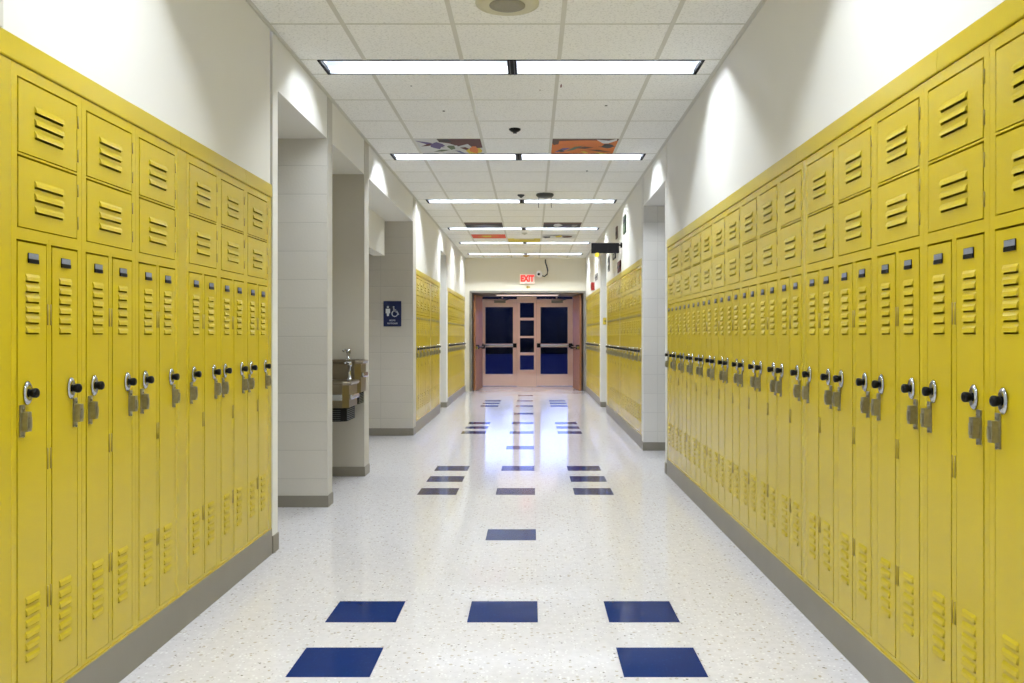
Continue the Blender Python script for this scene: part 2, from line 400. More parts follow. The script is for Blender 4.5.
# right wall
wall('wall_right', [((XR, YBACK, 0), (XR + .35, 1.70, H)), ((XR, 1.70, Z1 - .03), (XR + .34, 7.80, H)), ((XR + .34, 1.70, 0), (XR + .38, 7.86, H))])
wall('wall_right.001', [((XR - .004, 7.795, 0), (XRB, 7.875, H))])
wall('wall_right.002', [((XR, 7.875, HS - .02), (XRB, 9.42, H))])
wall('wall_right.003', [((XR - .003, 9.42, 0), (XRB, 9.57, H))], 'block')
wall('wall_right.004', [((XR, 9.57, Z1 - .03), (XR + .34, 14.08, H)), ((XR + .34, 9.57, 0), (XR + .38, 14.08, H)), ((XR, 14.05, 0), (XRB, 14.12, H))])
wall('wall_right.005', [((XR, 14.12, HS - .02), (XRB, 15.2, H))])
wall('wall_right.006', [((XR - .003, 15.2, 0), (XRB, 15.43, H))])
wall('wall_right.007', [((XR, 15.43, Z1 - .03), (XR + .34, YEND, H)), ((XR + .34, 15.43, 0), (XR + .38, YEND, H)), ((XR, 19.3, 0), (XR + .34, YEND, Z1))])
wall('wall_right.008', [((XRB, 7.86, 0), (XRB + .08, 15.3, H))])
wall('wall_back', [((XL - .4, YBACK, 0), (XR + .4, YBACK - .1, H))])
# end wall with the recess to the doors
RX0, RX1, RZ = -1.335, 1.165, 2.205
wall('wall_end', [((XL - .4, YEND, 0), (RX0 - .05, YDOOR + .1, H + .35)), ((RX1 + .045, YEND, 0), (XR + .4, YDOOR + .1, H + .35)), ((RX0 - .05, YEND, RZ + .045), (RX1 + .045, YDOOR + .1, H + .35))], 'wall_end',
     [((RX0 - .05, YEND - .015, 0), (RX0, YDOOR, RZ), 'jamb'), ((RX1, YEND - .015, 0), (RX1 + .045, YDOOR, RZ), 'jamb'), ((RX0 - .05, YEND - .015, RZ), (RX1 + .045, YDOOR, RZ + .045), 'jamb')])
# plain base boards
def basebd(name, boxes):
    w = MB()
    for a, b in boxes: w.box(a, b, 'base')
    return struct(w.build(name, bevel=0.003))
basebd('baseboard_left', [((XL + .006, 2.30, 0), (XL - .02, 4.945, Z0)), ((XL + .002, YBACK, 0), (XL - .02, 2.29, .1))])
basebd('baseboard_left.001', [((XL + .010, 4.955, 0), (XL - .3, 5.066, .10))])
basebd('baseboard_left.002', [((XL + .010, 6.293, 0), (-2.2, 6.458, .085))])
basebd('baseboard_left.003', [((XL + .010, 7.683, 0), (-2.0, 7.908, .085))])
basebd('baseboard_left.004', [((XL + .010, 10.843, 0), (-2.9, 11.12, .09))])
basebd('baseboard_left.005', [((XL + .006, 11.13, 0), (XL - .02, 14.06, Z0))])
basebd('baseboard_left.006', [((XL + .010, 15.093, 0), (-2.4, 15.338, .09))])
basebd('baseboard_left.007', [((XL + .006, 15.345, 0), (XL - .02, YEND - .02, Z0))])
basebd('baseboard_right', [((XR - .006, 1.70, 0), (XR + .02, 7.785, Z0)), ((XR - .002, YBACK, 0), (XR + .02, 1.69, .1))])
basebd('baseboard_right.001', [((XR - .010, 7.79, 0), (XR + .3, 7.882, .10))])
basebd('baseboard_right.002', [((XR - .010, 9.413, 0), (2.6, 9.575, .09))])
basebd('baseboard_right.003', [((XR - .006, 9.58, 0), (XR + .02, 14.05, Z0))])
basebd('baseboard_right.004', [((XR - .010, 15.193, 0), (2.2, 15.437, .09))])
basebd('baseboard_right.005', [((XR - .006, 15.445, 0), (XR + .02, YEND - .02, Z0))])

# ------------------------------------------------------------------ lockers
CW = 0.3883; LW = CW / 2
ZT = 1.535                     # top of tall lockers
ZB = 1.7685                    # split of the two box rows
ZH = 2.024                     # top of the upper boxes

def louvred_panel(mb, x0, x1, z0, z1, yf, thick, lx0, lx1, slits, hood_h, hood_out, key='yellow'):
    """sheet-metal door: front sheet with open slits, folded rim, hoods pressed out above each slit"""
    s0, sl = -0.0055, 0.0115
    def fr(xa, xb, za, zb): mb.quad([(xa, yf, za), (xb, yf, za), (xb, yf, zb), (xa, yf, zb)], key)
    zs = sorted(slits)
    if zs:
        fr(x0, lx0, z0, z1); fr(lx1, x1, z0, z1)
        cur = z0
        for z in zs: fr(lx0, lx1, cur, z + s0); cur = z + s0 + sl
        fr(lx0, lx1, cur, z1)
        for z in zs:
            a, b = lx0 - .002, lx1 + .002; zt = z + hood_h; yo = yf - hood_out; ym = yf - hood_out * .72
            mb.quad([(a + .003, yo, z - .001), (b - .003, yo, z - .001), (b - .002, ym, z + hood_h * .55), (a + .002, ym, z + hood_h * .55)], key, True)
            mb.quad([(a + .002, ym, z + hood_h * .55), (b - .002, ym, z + hood_h * .55), (b, yf, zt), (a, yf, zt)], key, True)
            mb.quad([(a, yf, z + .001), (a + .003, yo, z - .001), (a + .002, ym, z + hood_h * .55), (a, yf, zt)], key)
            mb.quad([(b, yf, z + .001), (b - .003, yo, z - .001), (b - .002, ym, z + hood_h * .55), (b, yf, zt)], key)
    else: fr(x0, x1, z0, z1)
    for (pa, pb) in (((x0, z0), (x1, z0)), ((x1, z0), (x1, z1)), ((x1, z1), (x0, z1)), ((x0, z1), (x0, z0))):
        mb.quad([(pa[0], yf, pa[1]), (pb[0], yf, pb[1]), (pb[0], yf + thick, pb[1]), (pa[0], yf + thick, pa[1])], key)

def carcass(mb, x0, x1, z0, z1, ox0, ox1, oz0, oz1, depth=0.30, key='yellow'):
    """face frame (y=0) with an opening, sheet sides and back"""
    for a, b in (((x0, 0, z0), (ox0, .02, z1)), ((ox1, 0, z0), (x1, .02, z1)), ((ox0, 0, z0), (ox1, .02, oz0)), ((ox0, 0, oz1), (ox1, .02, z1))): mb.box(a, b, key)
    t = .0015
    mb.box((x0, .02, z0), (x0 + t, depth, z1), key); mb.box((x1 - t, .02, z0), (x1, depth, z1), key)
    mb.box((x0 + t, depth - t, z0), (x1 - t, depth, z1), key)
    mb.box((x0 + t, .02, z0), (x1 - t, depth - t, z0 + t), key); mb.box((x0 + t, .02, z1 - t), (x1 - t, depth - t, z1), key)

def make_tall(s):
    """s = side of the latch in local x (hinge on the other side)"""
    t = empty('tall_locker', (0, 0, 0))
    lo, hi = (-LW / 2 + .026, LW / 2 - .012) if s < 0 else (-LW / 2 + .012, LW / 2 - .026)
    zt = ZT - Z0
    b = MB(); carcass(b, -LW / 2 + .0005, LW / 2 - .0005, 0, zt, lo, hi, .020, zt - .015)
    for hz in (.30, .72, 1.16):                          # hinge knuckles
        hx = hi + .004 if s < 0 else lo - .004
        b.lathe([(.0028, hz - .032), (.0028, hz + .032)], 'hinge', (hx, -.0005, 0), 'z', 8)
    b.build('body', t)
    g = .0048; d = MB(); c = (lo + hi) / 2
    sl = [1.258 - .0305 * k for k in range(6)] + [.311 - .0335 * k for k in range(6)]
    louvred_panel(d, lo + g, hi - g, (.022), zt - .0215, -.001, .016, c - .034, c + .034, sl, .019, .0062)
    door = d.build('door', t)
    p = MB(); p.box((c - .027, -.0045, 1.310), (c + .027, -.003, 1.3395), 'black'); p.box((c - .025, -.0052, 1.3225), (c + .025, -.0045, 1.3385), 'card'); p.box((c - .027, -.0065, 1.310), (c + .027, -.0045, 1.3215), 'black')
    p.build('number_plate', door)
    ex = (lo + .048) if s < 0 else (hi - .048); ez = .928
    e = MB(); e.lathe([(.0205, -.003), (.0205, -.006), (.017, -.0105), (.013, -.012)], 'chrome', (ex, 0, ez), 'y', 20, 1.0, 1.72); e.build('lock_plate', door)
    k = MB(); k.lathe([(.011, -.012), (.0115, -.017), (.0140, -.021), (.0145, -.031), (.012, -.0342), (.006, -.035)], 'black', (ex, 0, ez), 'y', 16); k.build('lock_knob', door)
    hx = ex + s * .026
    h = MB(); h.box((hx - .011, -.0065, .802), (hx + .011, -.001, .895), 'steel'); h.box((hx - .010, -.026, .818), (hx + .010, -.0065, .875), 'steel')
    h.box((hx - .006, -.030, .828), (hx + .006, -.026, .860), 'steel'); h.lathe([(.004, -.0065), (.004, -.010)], 'chrome', (hx, 0, .882), 'y', 8); h.lathe([(.004, -.0065), (.004, -.010)], 'chrome', (hx, 0, .804), 'y', 8)
    h.build('latch_handle', door, bevel=.0012)
    return t

def make_box(z0, z1, w, od, nm, nl=3):
    t = empty(nm, (0, 0, 0)); hgt = z1 - z0
    b = MB(); lo, hi = -w / 2 + .029, w / 2 - .029
    carcass(b, -w / 2 + .0005, w / 2 - .0005, 0, hgt, lo, hi, od[0] - z0, od[1] - z0)
    for hz in (.25, .75):
        zz = od[0] - z0 + (od[1] - od[0]) * hz; b.lathe([(.0028, zz - .02), (.0028, zz + .02)], 'hinge', (hi + .004, -.0005, 0), 'z', 8)
    b.build('body', t)
    d = MB(); g = .0048; mid = (od[0] + od[1]) / 2 - z0
    louvred_panel(d, lo + g, hi - g, od[0] - z0 + g * .7, od[1] - z0 - .0065, -.001, .016, -.078 * w / CW, .078 * w / CW, [mid + .024, mid - .013, mid - .050], .019, .0072)
    d.build('door', t)
    return t

ORD = ['zeroth', 'first', 'second', 'third', 'fourth', 'fifth', 'sixth', 'seventh', 'eighth', 'ninth', 'tenth', 'eleventh', 'twelfth', 'thirteenth', 'fourteenth', 'fifteenth', 'sixteenth', 'seventeenth',
       'eighteenth', 'nineteenth', 'twentieth', 'twenty-first', 'twenty-second', 'twenty-third', 'twenty-fourth', 'twenty-fifth', 'twenty-sixth', 'twenty-seventh', 'twenty-eighth', 'twenty-ninth', 'thirtieth']
P_T = {-1: make_tall(-1), 1: make_tall(1)}
P_LO = make_box(ZT, ZB, CW, (1.554, 1.7655), 'box_locker')
P_UP = make_box(ZB, ZH, CW, (1.7715, 1.991), 'box_locker')
P_WIDE = make_box(ZB, ZH, CW * 2, (1.7715, 1.991), 'box_locker')
used = set()
def place(proto, loc, rz, label, group):
    if id(proto) in used: o = copy_tree(proto)
    else: o = proto; used.add(id(proto))
    o.location = loc; o.rotation_euler = (0, 0, rz); tag(o, label, 'locker', group)
    return o

def bank(side, cols, where, group, from_far, wide_last=False):
    """cols: near edges of each column along y; side -1 = left wall"""
    X = XL if side < 0 else XR; rz = PI / 2 if side < 0 else -PI / 2
    n = len(cols)
    for c, y0 in enumerate(cols):
        for q in (0, 1):
            # near locker of the column latches on its near side
            world_dir = -1 if q == 0 else 1
            s = world_dir if side < 0 else -world_dir
            k = 2 * c + q; k = (2 * n - k) if from_far else k + 1
            place(P_T[s], (X, y0 + LW * (q + .5), Z0), rz, 'tall yellow locker, %s from the %s' % (ORD[k], where), group[0])
        k = (n - c) if from_far else c + 1
        place(P_LO, (X, y0 + CW / 2, ZT), rz, 'lower box locker, %s from the %s' % (ORD[k], where), group[1])
        if wide_last and c == n - 1: continue
        if wide_last and c == n - 2: place(P_WIDE, (X, y0 + CW, ZB), rz, 'wide top box locker at the %s' % where, group[1])
        else:
            if wide_last: k -= 1
            place(P_UP, (X, y0 + CW / 2, ZB), rz, 'top box locker, %s from the %s' % (ORD[k], where), group[1])
def fillers(side, spans, yy, name):
    """spans: yellow filler strips between columns; yy: trim from..to"""
    X = XL if side < 0 else XR; s = -1 if side < 0 else 1
    f = MB()
    for a, b in spans: f.box((X, a, Z0), (X + s * .02, b, ZH), 'yellow_trim')
    f.box((X - s * .004, yy[0], Z0 - .004), (X + s * .03, yy[1], Z0 + .004), 'yellow_trim')
    struct(f.build(name + '.001' if False else name))
def cap(side, joints, name):
    X = XL if side < 0 else XR; s = -1 if side < 0 else 1
    f = MB()
    for a, b in zip(joints[:-1], joints[1:]):
        f.prism([(X - s * .003, ZH + .004), (X - s * .005, ZH + .008), (X - s * .002, Z1), (X + s * .03, Z1), (X + s * .03, ZH + .002)], 'y', a + .001, b - .001, 'yellow_trim')
    struct(f.build(name))

# near left bank
L1 = [2.474 + CW * k for k in range(3)] + [3.729 + CW * k for k in range(3)]
bank(-1, L1, 'cream post before the fountain', ('tall lockers of the near bank on the fountain side', 'box lockers of the near bank on the fountain side'), True)
fillers(-1, [(2.30, L1[0]), (L1[2] + CW, L1[3]), (L1[5] + CW, 4.95)], (2.30, 4.95), 'trim_4')
cap(-1, [2.30, 3.66, 4.50, 4.952], 'trim_5')
# near right bank
R1 = [1.919 + CW * k for k in range(5)] + [3.888 + CW * k for k in range(10)]
bank(1, R1, 'far end of the bank opposite the fountain', ('tall lockers of the long bank facing the fountain', 'box lockers of the long bank facing the fountain'), True, True)
fillers(1, [(1.70, R1[0]), (R1[4] + CW, R1[5]), (R1[-1] + CW, 7.788)], (1.70, 7.788), 'trim_6')
cap(1, [1.70, 2.6, 3.98, 5.4, 7.0, 7.79], 'trim_7')
# bank past the restroom sign
L2 = [11.16 + CW * k for k in range(4)] + [12.80 + CW * k for k in range(3)]
bank(-1, L2, 'near end of the bank past the restroom sign', ('tall lockers past the restroom sign', 'box lockers past the restroom sign'), False)
fillers(-1, [(11.13, L2[0]), (L2[3] + CW, L2[4]), (L2[-1] + CW, 14.058)], (11.13, 14.058), 'trim_8')
cap(-1, [11.13, 12.76, 14.058], 'trim_9')
L3 = [15.38 + CW * k for k in range(10)]
bank(-1, L3, 'near end of the last restroom-side bank', ('tall lockers of the last bank on the fountain side', 'box lockers of the last bank on the fountain side'), False)
fillers(-1, [(15.335, L3[0]), (L3[-1] + CW, 19.328)], (15.335, 19.328), 'trim_10')
cap(-1, [15.335, 17.3, 19.328], 'trim_11')
R2 = [9.61 + CW * k for k in range(6)] + [11.98 + CW * k for k in range(5)]
bank(1, R2, 'near end of the bank under the black sign', ('tall lockers beneath the black hanging sign', 'box lockers beneath the black hanging sign'), False)
fillers(1, [(9.575, R2[0]), (R2[5] + CW, R2[6]), (R2[-1] + CW, 14.048)], (9.575, 14.048), 'trim_12')
cap(1, [9.575, 11.9, 14.048], 'trim_13')
R3 = [15.50 + CW * k for k in range(5)] + [17.48 + CW * k for k in range(4)]
bank(1, R3, 'near end of the bank below the red alarm', ('tall lockers below the red alarm', 'box lockers below the red alarm'), False)
fillers(1, [(15.435, R3[0]), (R3[4] + CW, R3[5]), (R3[-1] + CW, 19.298)], (15.435, 19.298), 'trim_14')
cap(1, [15.435, 17.4, 19.298], 'trim_15')

# ------------------------------------------------------------------ glazed doors at the end
def glazed_door(name, x0, x1, handle_right, outer):
    z0, z1 = 0.012, 2.13; y0, y1 = YDOOR - .045, YDOOR
    t = empty(name, ((x0 + x1) / 2, YDOOR, 0)); struct(t); cx = (x0 + x1) / 2
    f = MB(); st = .135 if True else .1
    gl, gr_ = (x0 + .14, x1 - .095) if handle_right else (x0 + .095, x1 - .12)
    zlo, zmid0, zmid1, zhi = .30, .965, 1.05, 1.955
    for a, b in (((x0, y0, z0), (gl, y1, z1)), ((gr_, y0, z0), (x1, y1, z1)), ((gl, y0, z0), (gr_, y1, zlo)), ((gl, y0, zhi), (gr_, y1, z1)), ((gl, y0 + .01, zmid0), (gr_, y1 - .01, zmid1))):
        f.box((a[0] - cx, a[1] - YDOOR, a[2]), (b[0] - cx, b[1] - YDOOR, b[2]), 'doorframe')
    f.build('leaf_frame', t, bevel=.003)
    for za, zb in ((zlo, zmid0), (zmid1, zhi)):
        g = MB(); g.box((gl - cx, -.026, za), (gr_ - cx, -.020, zb), 'glass'); g.build('pane', t)
    p = MB(); p.box((x0 + .03 - cx, -.115, .985), (x1 - .03 - cx, -.075, 1.03), 'chrome'); pb = p.build('panic_bar', t, bevel=.006)
    for hx in (x0 + .05, x1 - .05):
        q = MB(); q.box((hx - .045 - cx, -.118, .955), (hx + .045 - cx, -.045, 1.06), 'blackmatte'); q.build('bar_bracket', pb, bevel=.006)
    k = MB(); cxr = (x0 + .52 if handle_right else x1 - .36) - cx
    k.box((cxr - .16, -.10, 2.055), (cxr + .12, -.045, 2.115), 'jamb'); k.tube([(cxr + .08, -.08, 2.11), (cxr + .2, -.19, 2.14), (cxr - .05, -.06, 2.16)], .01, 'jamb', 8)
    k.build('door_closer', t)
    return t
glazed_door('door_1', -1.28, -0.362, True, -1)
glazed_door('door_2', 0.128, 1.012, False, 1)
# frame round the doors
df = MB()
df.box((RX0, YDOOR - .07, 0), (-1.283, YDOOR + .03, RZ), 'doorframe'); df.box((1.015, YDOOR - .07, 0), (RX1, YDOOR + .03, RZ), 'doorframe')
df.box((-.359, YDOOR - .07, 0), (-.333, YDOOR + .03, RZ), 'doorframe'); df.box((.111, YDOOR - .07, 0), (.125, YDOOR + .03, RZ), 'doorframe')
for a, b in ((-1.283, -.359), (.125, 1.015)): df.box((a, YDOOR - .05, 2.133), (b, YDOOR + .03, 2.150), 'doorframe')
df.box((-.333, YDOOR - .06, 2.12), (.111, YDOOR + .03, RZ), 'doorframe')
for x in (-.72, .62): df.box((x - .015, YDOOR - .05, 2.150), (x + .015, YDOOR + .03, RZ), 'doorframe')
struct(df.build('trim_16'))
tw = MB()
for a, b in ((-1.283, -.359), (.125, 1.015)): tw.box((a, YDOOR - .02, 2.15), (b, YDOOR - .014, RZ), 'glass')
struct(tw.build('window_1'))
# sidelight between the doors
t = struct(empty('window_2', (-.111, YDOOR, 0)))
sf = MB(); cx = -.111
sf.box((-.333 - cx, -.05, 0), (-.285 - cx, 0, 2.12), 'doorframe'); sf.box((.062 - cx, -.05, 0), (.111 - cx, 0, 2.12), 'doorframe')
PZ = [(.405, .765), (.833, 1.19), (1.24, 1.625), (1.69, 2.06)]
zz = [0] + [v for p in PZ for v in p] + [2.12]
for a, b in zip(zz[0::2], zz[1::2]): sf.box((-.285 - cx, -.05, a), (.062 - cx, 0, b), 'doorframe')
sf.build('window_frame', t)
for a, b in PZ:
    g = MB(); g.box((-.285 - cx, -.026, a), (.062 - cx, -.02, b), 'glass'); g.build('pane', t)
# wooden leaves folded back against the recess
def wood_leaf(name, x, s, ang, y0):
    t = struct(empty(name, (x, y0, 0), ang))
    l = MB(); l.box((-.022, 0, .01), (.022, 1.02, 2.17), 'wood')
    for za, zb in ((.2, .95), (1.15, 2.0)):
        l.box((-.026, .14, za), (-.022, .88, za + .02), 'wood'); l.box((-.026, .14, zb - .02), (-.022, .88, zb), 'wood')
    l.build('leaf', t, bevel=.003)
    b = MB(); b.box((s * .08, .06, .97), (s * .06, .96, 1.01), 'chrome'); b.box((s * .09, .04, .94), (s * .022, .12, 1.04), 'blackmatte'); b.box((s * .09, .90, .94), (s * .022, .98, 1.04), 'blackmatte')
    b.build('panic_bar', t)
    k = MB(); k.lathe([(.03, -.035), (.034, -.015), (.034, .0), (.02, .01)], 'chrome', (s * .06, -.012, .98), 'y', 12); k.build('knob', t)
    for hz in (.25, 1.1, 1.95):
        h = MB(); h.lathe([(.009, hz - .05), (.009, hz + .05)], 'chrome', (0, 1.03, 0), 'z', 8); h.build('hinge', t)
wood_leaf('door_3', RX0 + .05, 1, -.10, 19.62)
wood_leaf('door_4', RX1 - .06, -1, .10, 19.62)

# added light under the recess soffit, brightens and warms the end doors
t = empty('added_recess_light', (-.10, 20.45, RZ)); tag(t, 'added panel light in the recess ceiling, brightening the end doors', 'light')
p = MB()
for a, b in (((-.74, -.29, -.012), (.74, -.26, 0)), ((-.74, .26, -.012), (.74, .29, 0)), ((-.74, -.26, -.012), (-.71, .26, 0)), ((.71, -.26, -.012), (.74, .26, 0))): p.box(a, b, 'camwhite')
p.build('frame', t)
p = MB(); p.box((-.71, -.26, -.006), (.71, .26, 0), 'added_lens'); p.build('lens', t)
ld = bpy.data.lights.new('panel', 'AREA'); ld.shape = 'RECTANGLE'; ld.size = 1.4; ld.size_y = .5; ld.energy = 6.0; ld.color = (1.0, .74, .62)
lo = bpy.data.objects.new('added_recess_lamp', ld); C.objects.link(lo); lo.parent = t; lo.location = (0, 0, -.009)

# outside
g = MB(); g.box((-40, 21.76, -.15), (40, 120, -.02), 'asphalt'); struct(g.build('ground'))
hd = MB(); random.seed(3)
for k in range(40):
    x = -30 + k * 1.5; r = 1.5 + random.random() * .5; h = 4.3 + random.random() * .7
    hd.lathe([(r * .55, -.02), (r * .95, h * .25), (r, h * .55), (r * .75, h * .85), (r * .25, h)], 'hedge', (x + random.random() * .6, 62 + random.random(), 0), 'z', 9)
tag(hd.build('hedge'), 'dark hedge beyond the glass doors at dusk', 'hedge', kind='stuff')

# ------------------------------------------------------------------ drinking fountains in the alcove
def fountain(name, y0, y1, xf, xb, z0, z1, label, lower, high=False):
    t = empty(name, (xb, (y0 + y1) / 2, 0)); cx, cy = xb, (y0 + y1) / 2
    w = (y1 - y0) / 2; d = xf - xb; c = .045
    out = [(0, -w), (d - c, -w), (d, -w + c), (d, w - c), (d - c, w), (0, w)]
    b = MB(); b.prism(out, 'z', z0 + lower, z1 - .03, 'stainless'); b.build('cabinet', t, bevel=.004)
    # receding dark grille section beneath
    gq = MB(); s = .02; ins = [(0, -w + s), (d - c - s, -w + s), (d - s, -w + c), (d - s, w - c), (d - c - s, w - s), (0, w - s)]
    gq.prism(ins, 'z', z0, z0 + lower, 'blackmatte')
    for k in range(6):
        z = z0 + .008 + k * (lower - .016) / 6
        gq.box((.02, -w + s - .004, z), (d - c - s, -w + s, z + .006), 'darkgrey'); gq.box((d - s, -w + c + .01, z), (d - s + .004, w - c - .01, z + .006), 'darkgrey')
    gq.build('grille', t)
    # basin: rolled rim, sunk bowl
    ba = MB(); rim = []
    def ring(sc, z, off=0.0): return [(p[0] * sc + (1 - sc) * d * .5, p[1] * sc, z) for p in [(0.0, -w), (d - c, -w), (d + .012, -w + c), (d + .012, w - c), (d - c, w), (0.0, w)]]
    rs = [ring(1.0, z1 - .03), ring(1.03, z1 - .012), ring(1.01, z1), ring(.93, z1 - .002), ring(.80, z1 - .025), ring(.45, z1 - .05), ring(.12, z1 - .055)]
    for ra, rb in zip(rs[:-1], rs[1:]):
        for i in range(6): ba.quad([ra[i], ra[(i + 1) % 6], rb[(i + 1) % 6], rb[i]], 'stainless', False)
    ba.quad(rs[-1], 'stainless')
    basin = ba.build('basin', t)
    dr = MB(); dr.lathe([(.03, z1 - .055), (.032, z1 - .051), (.01, z1 - .050)], 'chrome', (d * .5, 0, 0), 'z', 14); dr.build('drain', basin)
    bu = MB(); bx, by, up = (d * .735, w * .45, 0.0) if high else (d * .90, w * .55, 0.06)
    bu.lathe([(.024, z1 - .03), (.022, z1 + .012), (.013, z1 + .02), (.012, z1 + up + .05), (.020, z1 + up + .055), (.021, z1 + up + .085), (.012, z1 + up + .092)], 'chrome', (bx, by, 0), 'z', 14)
    bu.tube([(bx, by, z1 + up + .07), (bx - .02, by - .03, z1 + up + .085), (bx - .035, by - .055, z1 + up + .075)], .009, 'chrome', 8)
    bu.build('bubbler', t)
    pf = MB(); pf.box((d - .002, -w + c + .015, z1 - .145), (d + .022, w - c - .015, z1 - .105), 'chrome'); pf.build('push_bar', t, bevel=.006)
    if not high: ps = MB(); ps.box((d - c - .13, -w - .022, z1 - .15), (d - c + .003, -w + .002, z1 - .10), 'chrome'); ps.build('push_bar', t, bevel=.006) if not high else None
    tag(t, label, 'drinking fountain', 'steel drinking fountains in the alcove')
    return t
fountain('drinking_fountain', 6.93, 7.34, -1.462, -1.995, .555, .875, 'lower steel drinking fountain on the alcove wall, beside the white block pier', .11)
fountain('drinking_fountain', 7.35, 7.665, -1.45, -1.995, .66, 1.035, 'higher steel drinking fountain in the alcove, behind the lower one', .10, True)

# ------------------------------------------------------------------ restroom sign
t = empty('restroom_sign', (-1.733, 10.848, 1.518)); tag(t, 'navy restroom sign with white figure and wheelchair symbol on the block wall', 'sign')
p = MB(); p.box((-.111, -.012, -.158), (.111, 0, .158), 'navy'); p.build('plate', t, bevel=.003)
fg = MB(); yy = (-.016, -.012)
fg.lathe([(.0135, -.016), (.0135, -.012)], 'white', (-.055, 0, .083), 'y', 14)
fg.prism([(-.082, .062), (-.028, .062), (-.028, .005), (-.040, .005), (-.044, -.03), (-.066, -.03), (-.070, .005), (-.082, .005)], 'y', yy[0], yy[1], 'white')
fg.build('man_pictogram', t)
wc = MB(); cxx, czz = .030, -.0
for k in range(18):                                       # wheel arc
    a0 = math.radians(110 + k * 13.5); a1 = math.radians(110 + (k + 1) * 13.5)
    P = lambda r, a: (cxx + r * math.cos(a), czz + r * math.sin(a))
    wc.prism([P(.030, a0), P(.040, a0), P(.040, a1), P(.030, a1)], 'y', yy[0], yy[1], 'white')
wc.lathe([(.010, -.016), (.010, -.012)], 'white', (.016, 0, .083), 'y', 12)
wc.prism([(.010, .070), (.022, .070), (.024, .024), (.050, .024), (.072, -.016), (.084, -.010), (.060, .036), (.058, .036), (.012, .034)], 'y', yy[0], yy[1], 'white')
wc.prism([(.020, .054), (.046, .054), (.046, .045), (.020, .045)], 'y', yy[0], yy[1], 'white')
wc.build('wheelchair_pictogram', t)
text_obj('lettering', 'BOYS', .030, 'white', t, (0, -.0135, -.085), (PI / 2, 0, 0), .001)
text_obj('lettering', 'RESTROOM', .027, 'white', t, (0, -.0135, -.122), (PI / 2, 0, 0), .001, .92)

# exit sign
t = empty('exit_sign', (-.095, YEND - .001, 2.515)); tag(t, 'lit EXIT sign with red letters above the end doors', 'sign')
p = MB(); p.box((-.165, -.05, -.105), (.165, 0, .105), 'exitbox'); p.build('box', t, bevel=.008)
text_obj('lettering', 'EXIT', .19, 'exitred', t, (0, -.052, 0), (PI / 2, 0, 0), .002, .76, .010)
p = MB(); p.lathe([(.03, 0), (.03, -.015), (.02, -.03)], 'brass', (-.085, YEND - .001, 2.335), 'y', 12); p.box((-.075, YEND - .02, 2.315), (-.03, YEND - .001, 2.35), 'brass')
tag(p.build('wall_sensor'), 'small brass coloured sensor on the end wall under the EXIT sign', 'sensor')

# security camera with conduit
t = empty('security_camera', (.19, YEND, 2.60)); tag(t, 'white security camera with grey cable on the cream end wall', 'camera')
p = MB(); p.lathe([(.05, -.001), (.055, -.02), (.045, -.03)], 'camwhite', (0, 0, 0), 'y', 16); p.tube([(0, -.02, 0), (-.01, -.08, -.01), (-.02, -.12, .0)], .018, 'camwhite'); p.build('bracket', t)
p = MB(); p.lathe([(.055, -.24), (.068, -.22), (.068, -.10), (.05, -.08)], 'camwhite', (-.02, 0, .02), 'y', 18); h = p.build('housing', t)
p = MB(); p.lathe([(.028, -.248), (.030, -.238)], 'black', (-.03, 0, .005), 'y', 16); p.build('lens', h)
p = MB(); p.tube([(.03, -.01, -.01), (.10, -.015, -.03), (.16, -.015, .02), (.175, -.015, .10), (.15, -.015, .20), (.12, -.015, .28), (.12, -.015, .352)], .014, 'darkgrey'); p.build('cable', t)

# ------------------------------------------------------------------ ceiling things
t = empty('ceiling_speaker', (-.127, 4.555, H)); tag(t, 'round cream ceiling speaker with tan grille above the first strip light', 'speaker')
p = MB(); p.lathe([(.168, 0.003), (.166, -.008), (.125, -.016), (.093, -.014)], 'speakerring', (0, 0, 0), 'z', 36); p.build('ring', t)
p = MB(); p.lathe([(.094, -.012), (.094, -.017), (.06, -.022), (.01, -.024)], 'grille', (0, 0, 0), 'z', 32); p.build('grille', t)
def dome(x, y, label, key='black', r=.05):
    p = MB(); p.lathe([(r, .004), (r * .98, -.01), (r * .6, -.024), (r * .15, -.03)], key, (x, y, H), 'z', 18); p.lathe([(r * .3, -.024), (r * .3, -.032), (r * .4, -.036)], key, (x, y, H), 'z', 10)
    tag(p.build('ceiling_sprinkler'), label, 'sprinkler', 'ceiling sprinkler heads')
dome(-.14, 7.33, 'small black sprinkler head between the two large painted ceiling tiles')
dome(-.13, 10.75, 'dark sprinkler head beside the round device with hanging rods', 'darkgrey', .045)
dome(-.12, 14.72, 'tiny sprinkler head between the dark pair and yellow painted tiles', 'grid', .05)
dome(-.115, 18.85, 'brass sprinkler head on the last ceiling stretch before the end wall', 'brass', .075)
t = empty('ceiling_antenna', (.165, 10.68, H)); tag(t, 'dark round ceiling device with two thin hanging rods', 'antenna')
p = MB(); p.lathe([(.105, 0), (.11, -.02), (.09, -.04), (.03, -.048)], 'darkgrey', (0, 0, 0), 'z', 24); p.build('body', t)
for s in (-1, 1):
    p = MB(); p.tube([(s * .075, 0, -.03), (s * .078, 0, -.17)], .004, 'darkgrey', 8); p.build('rod', t)

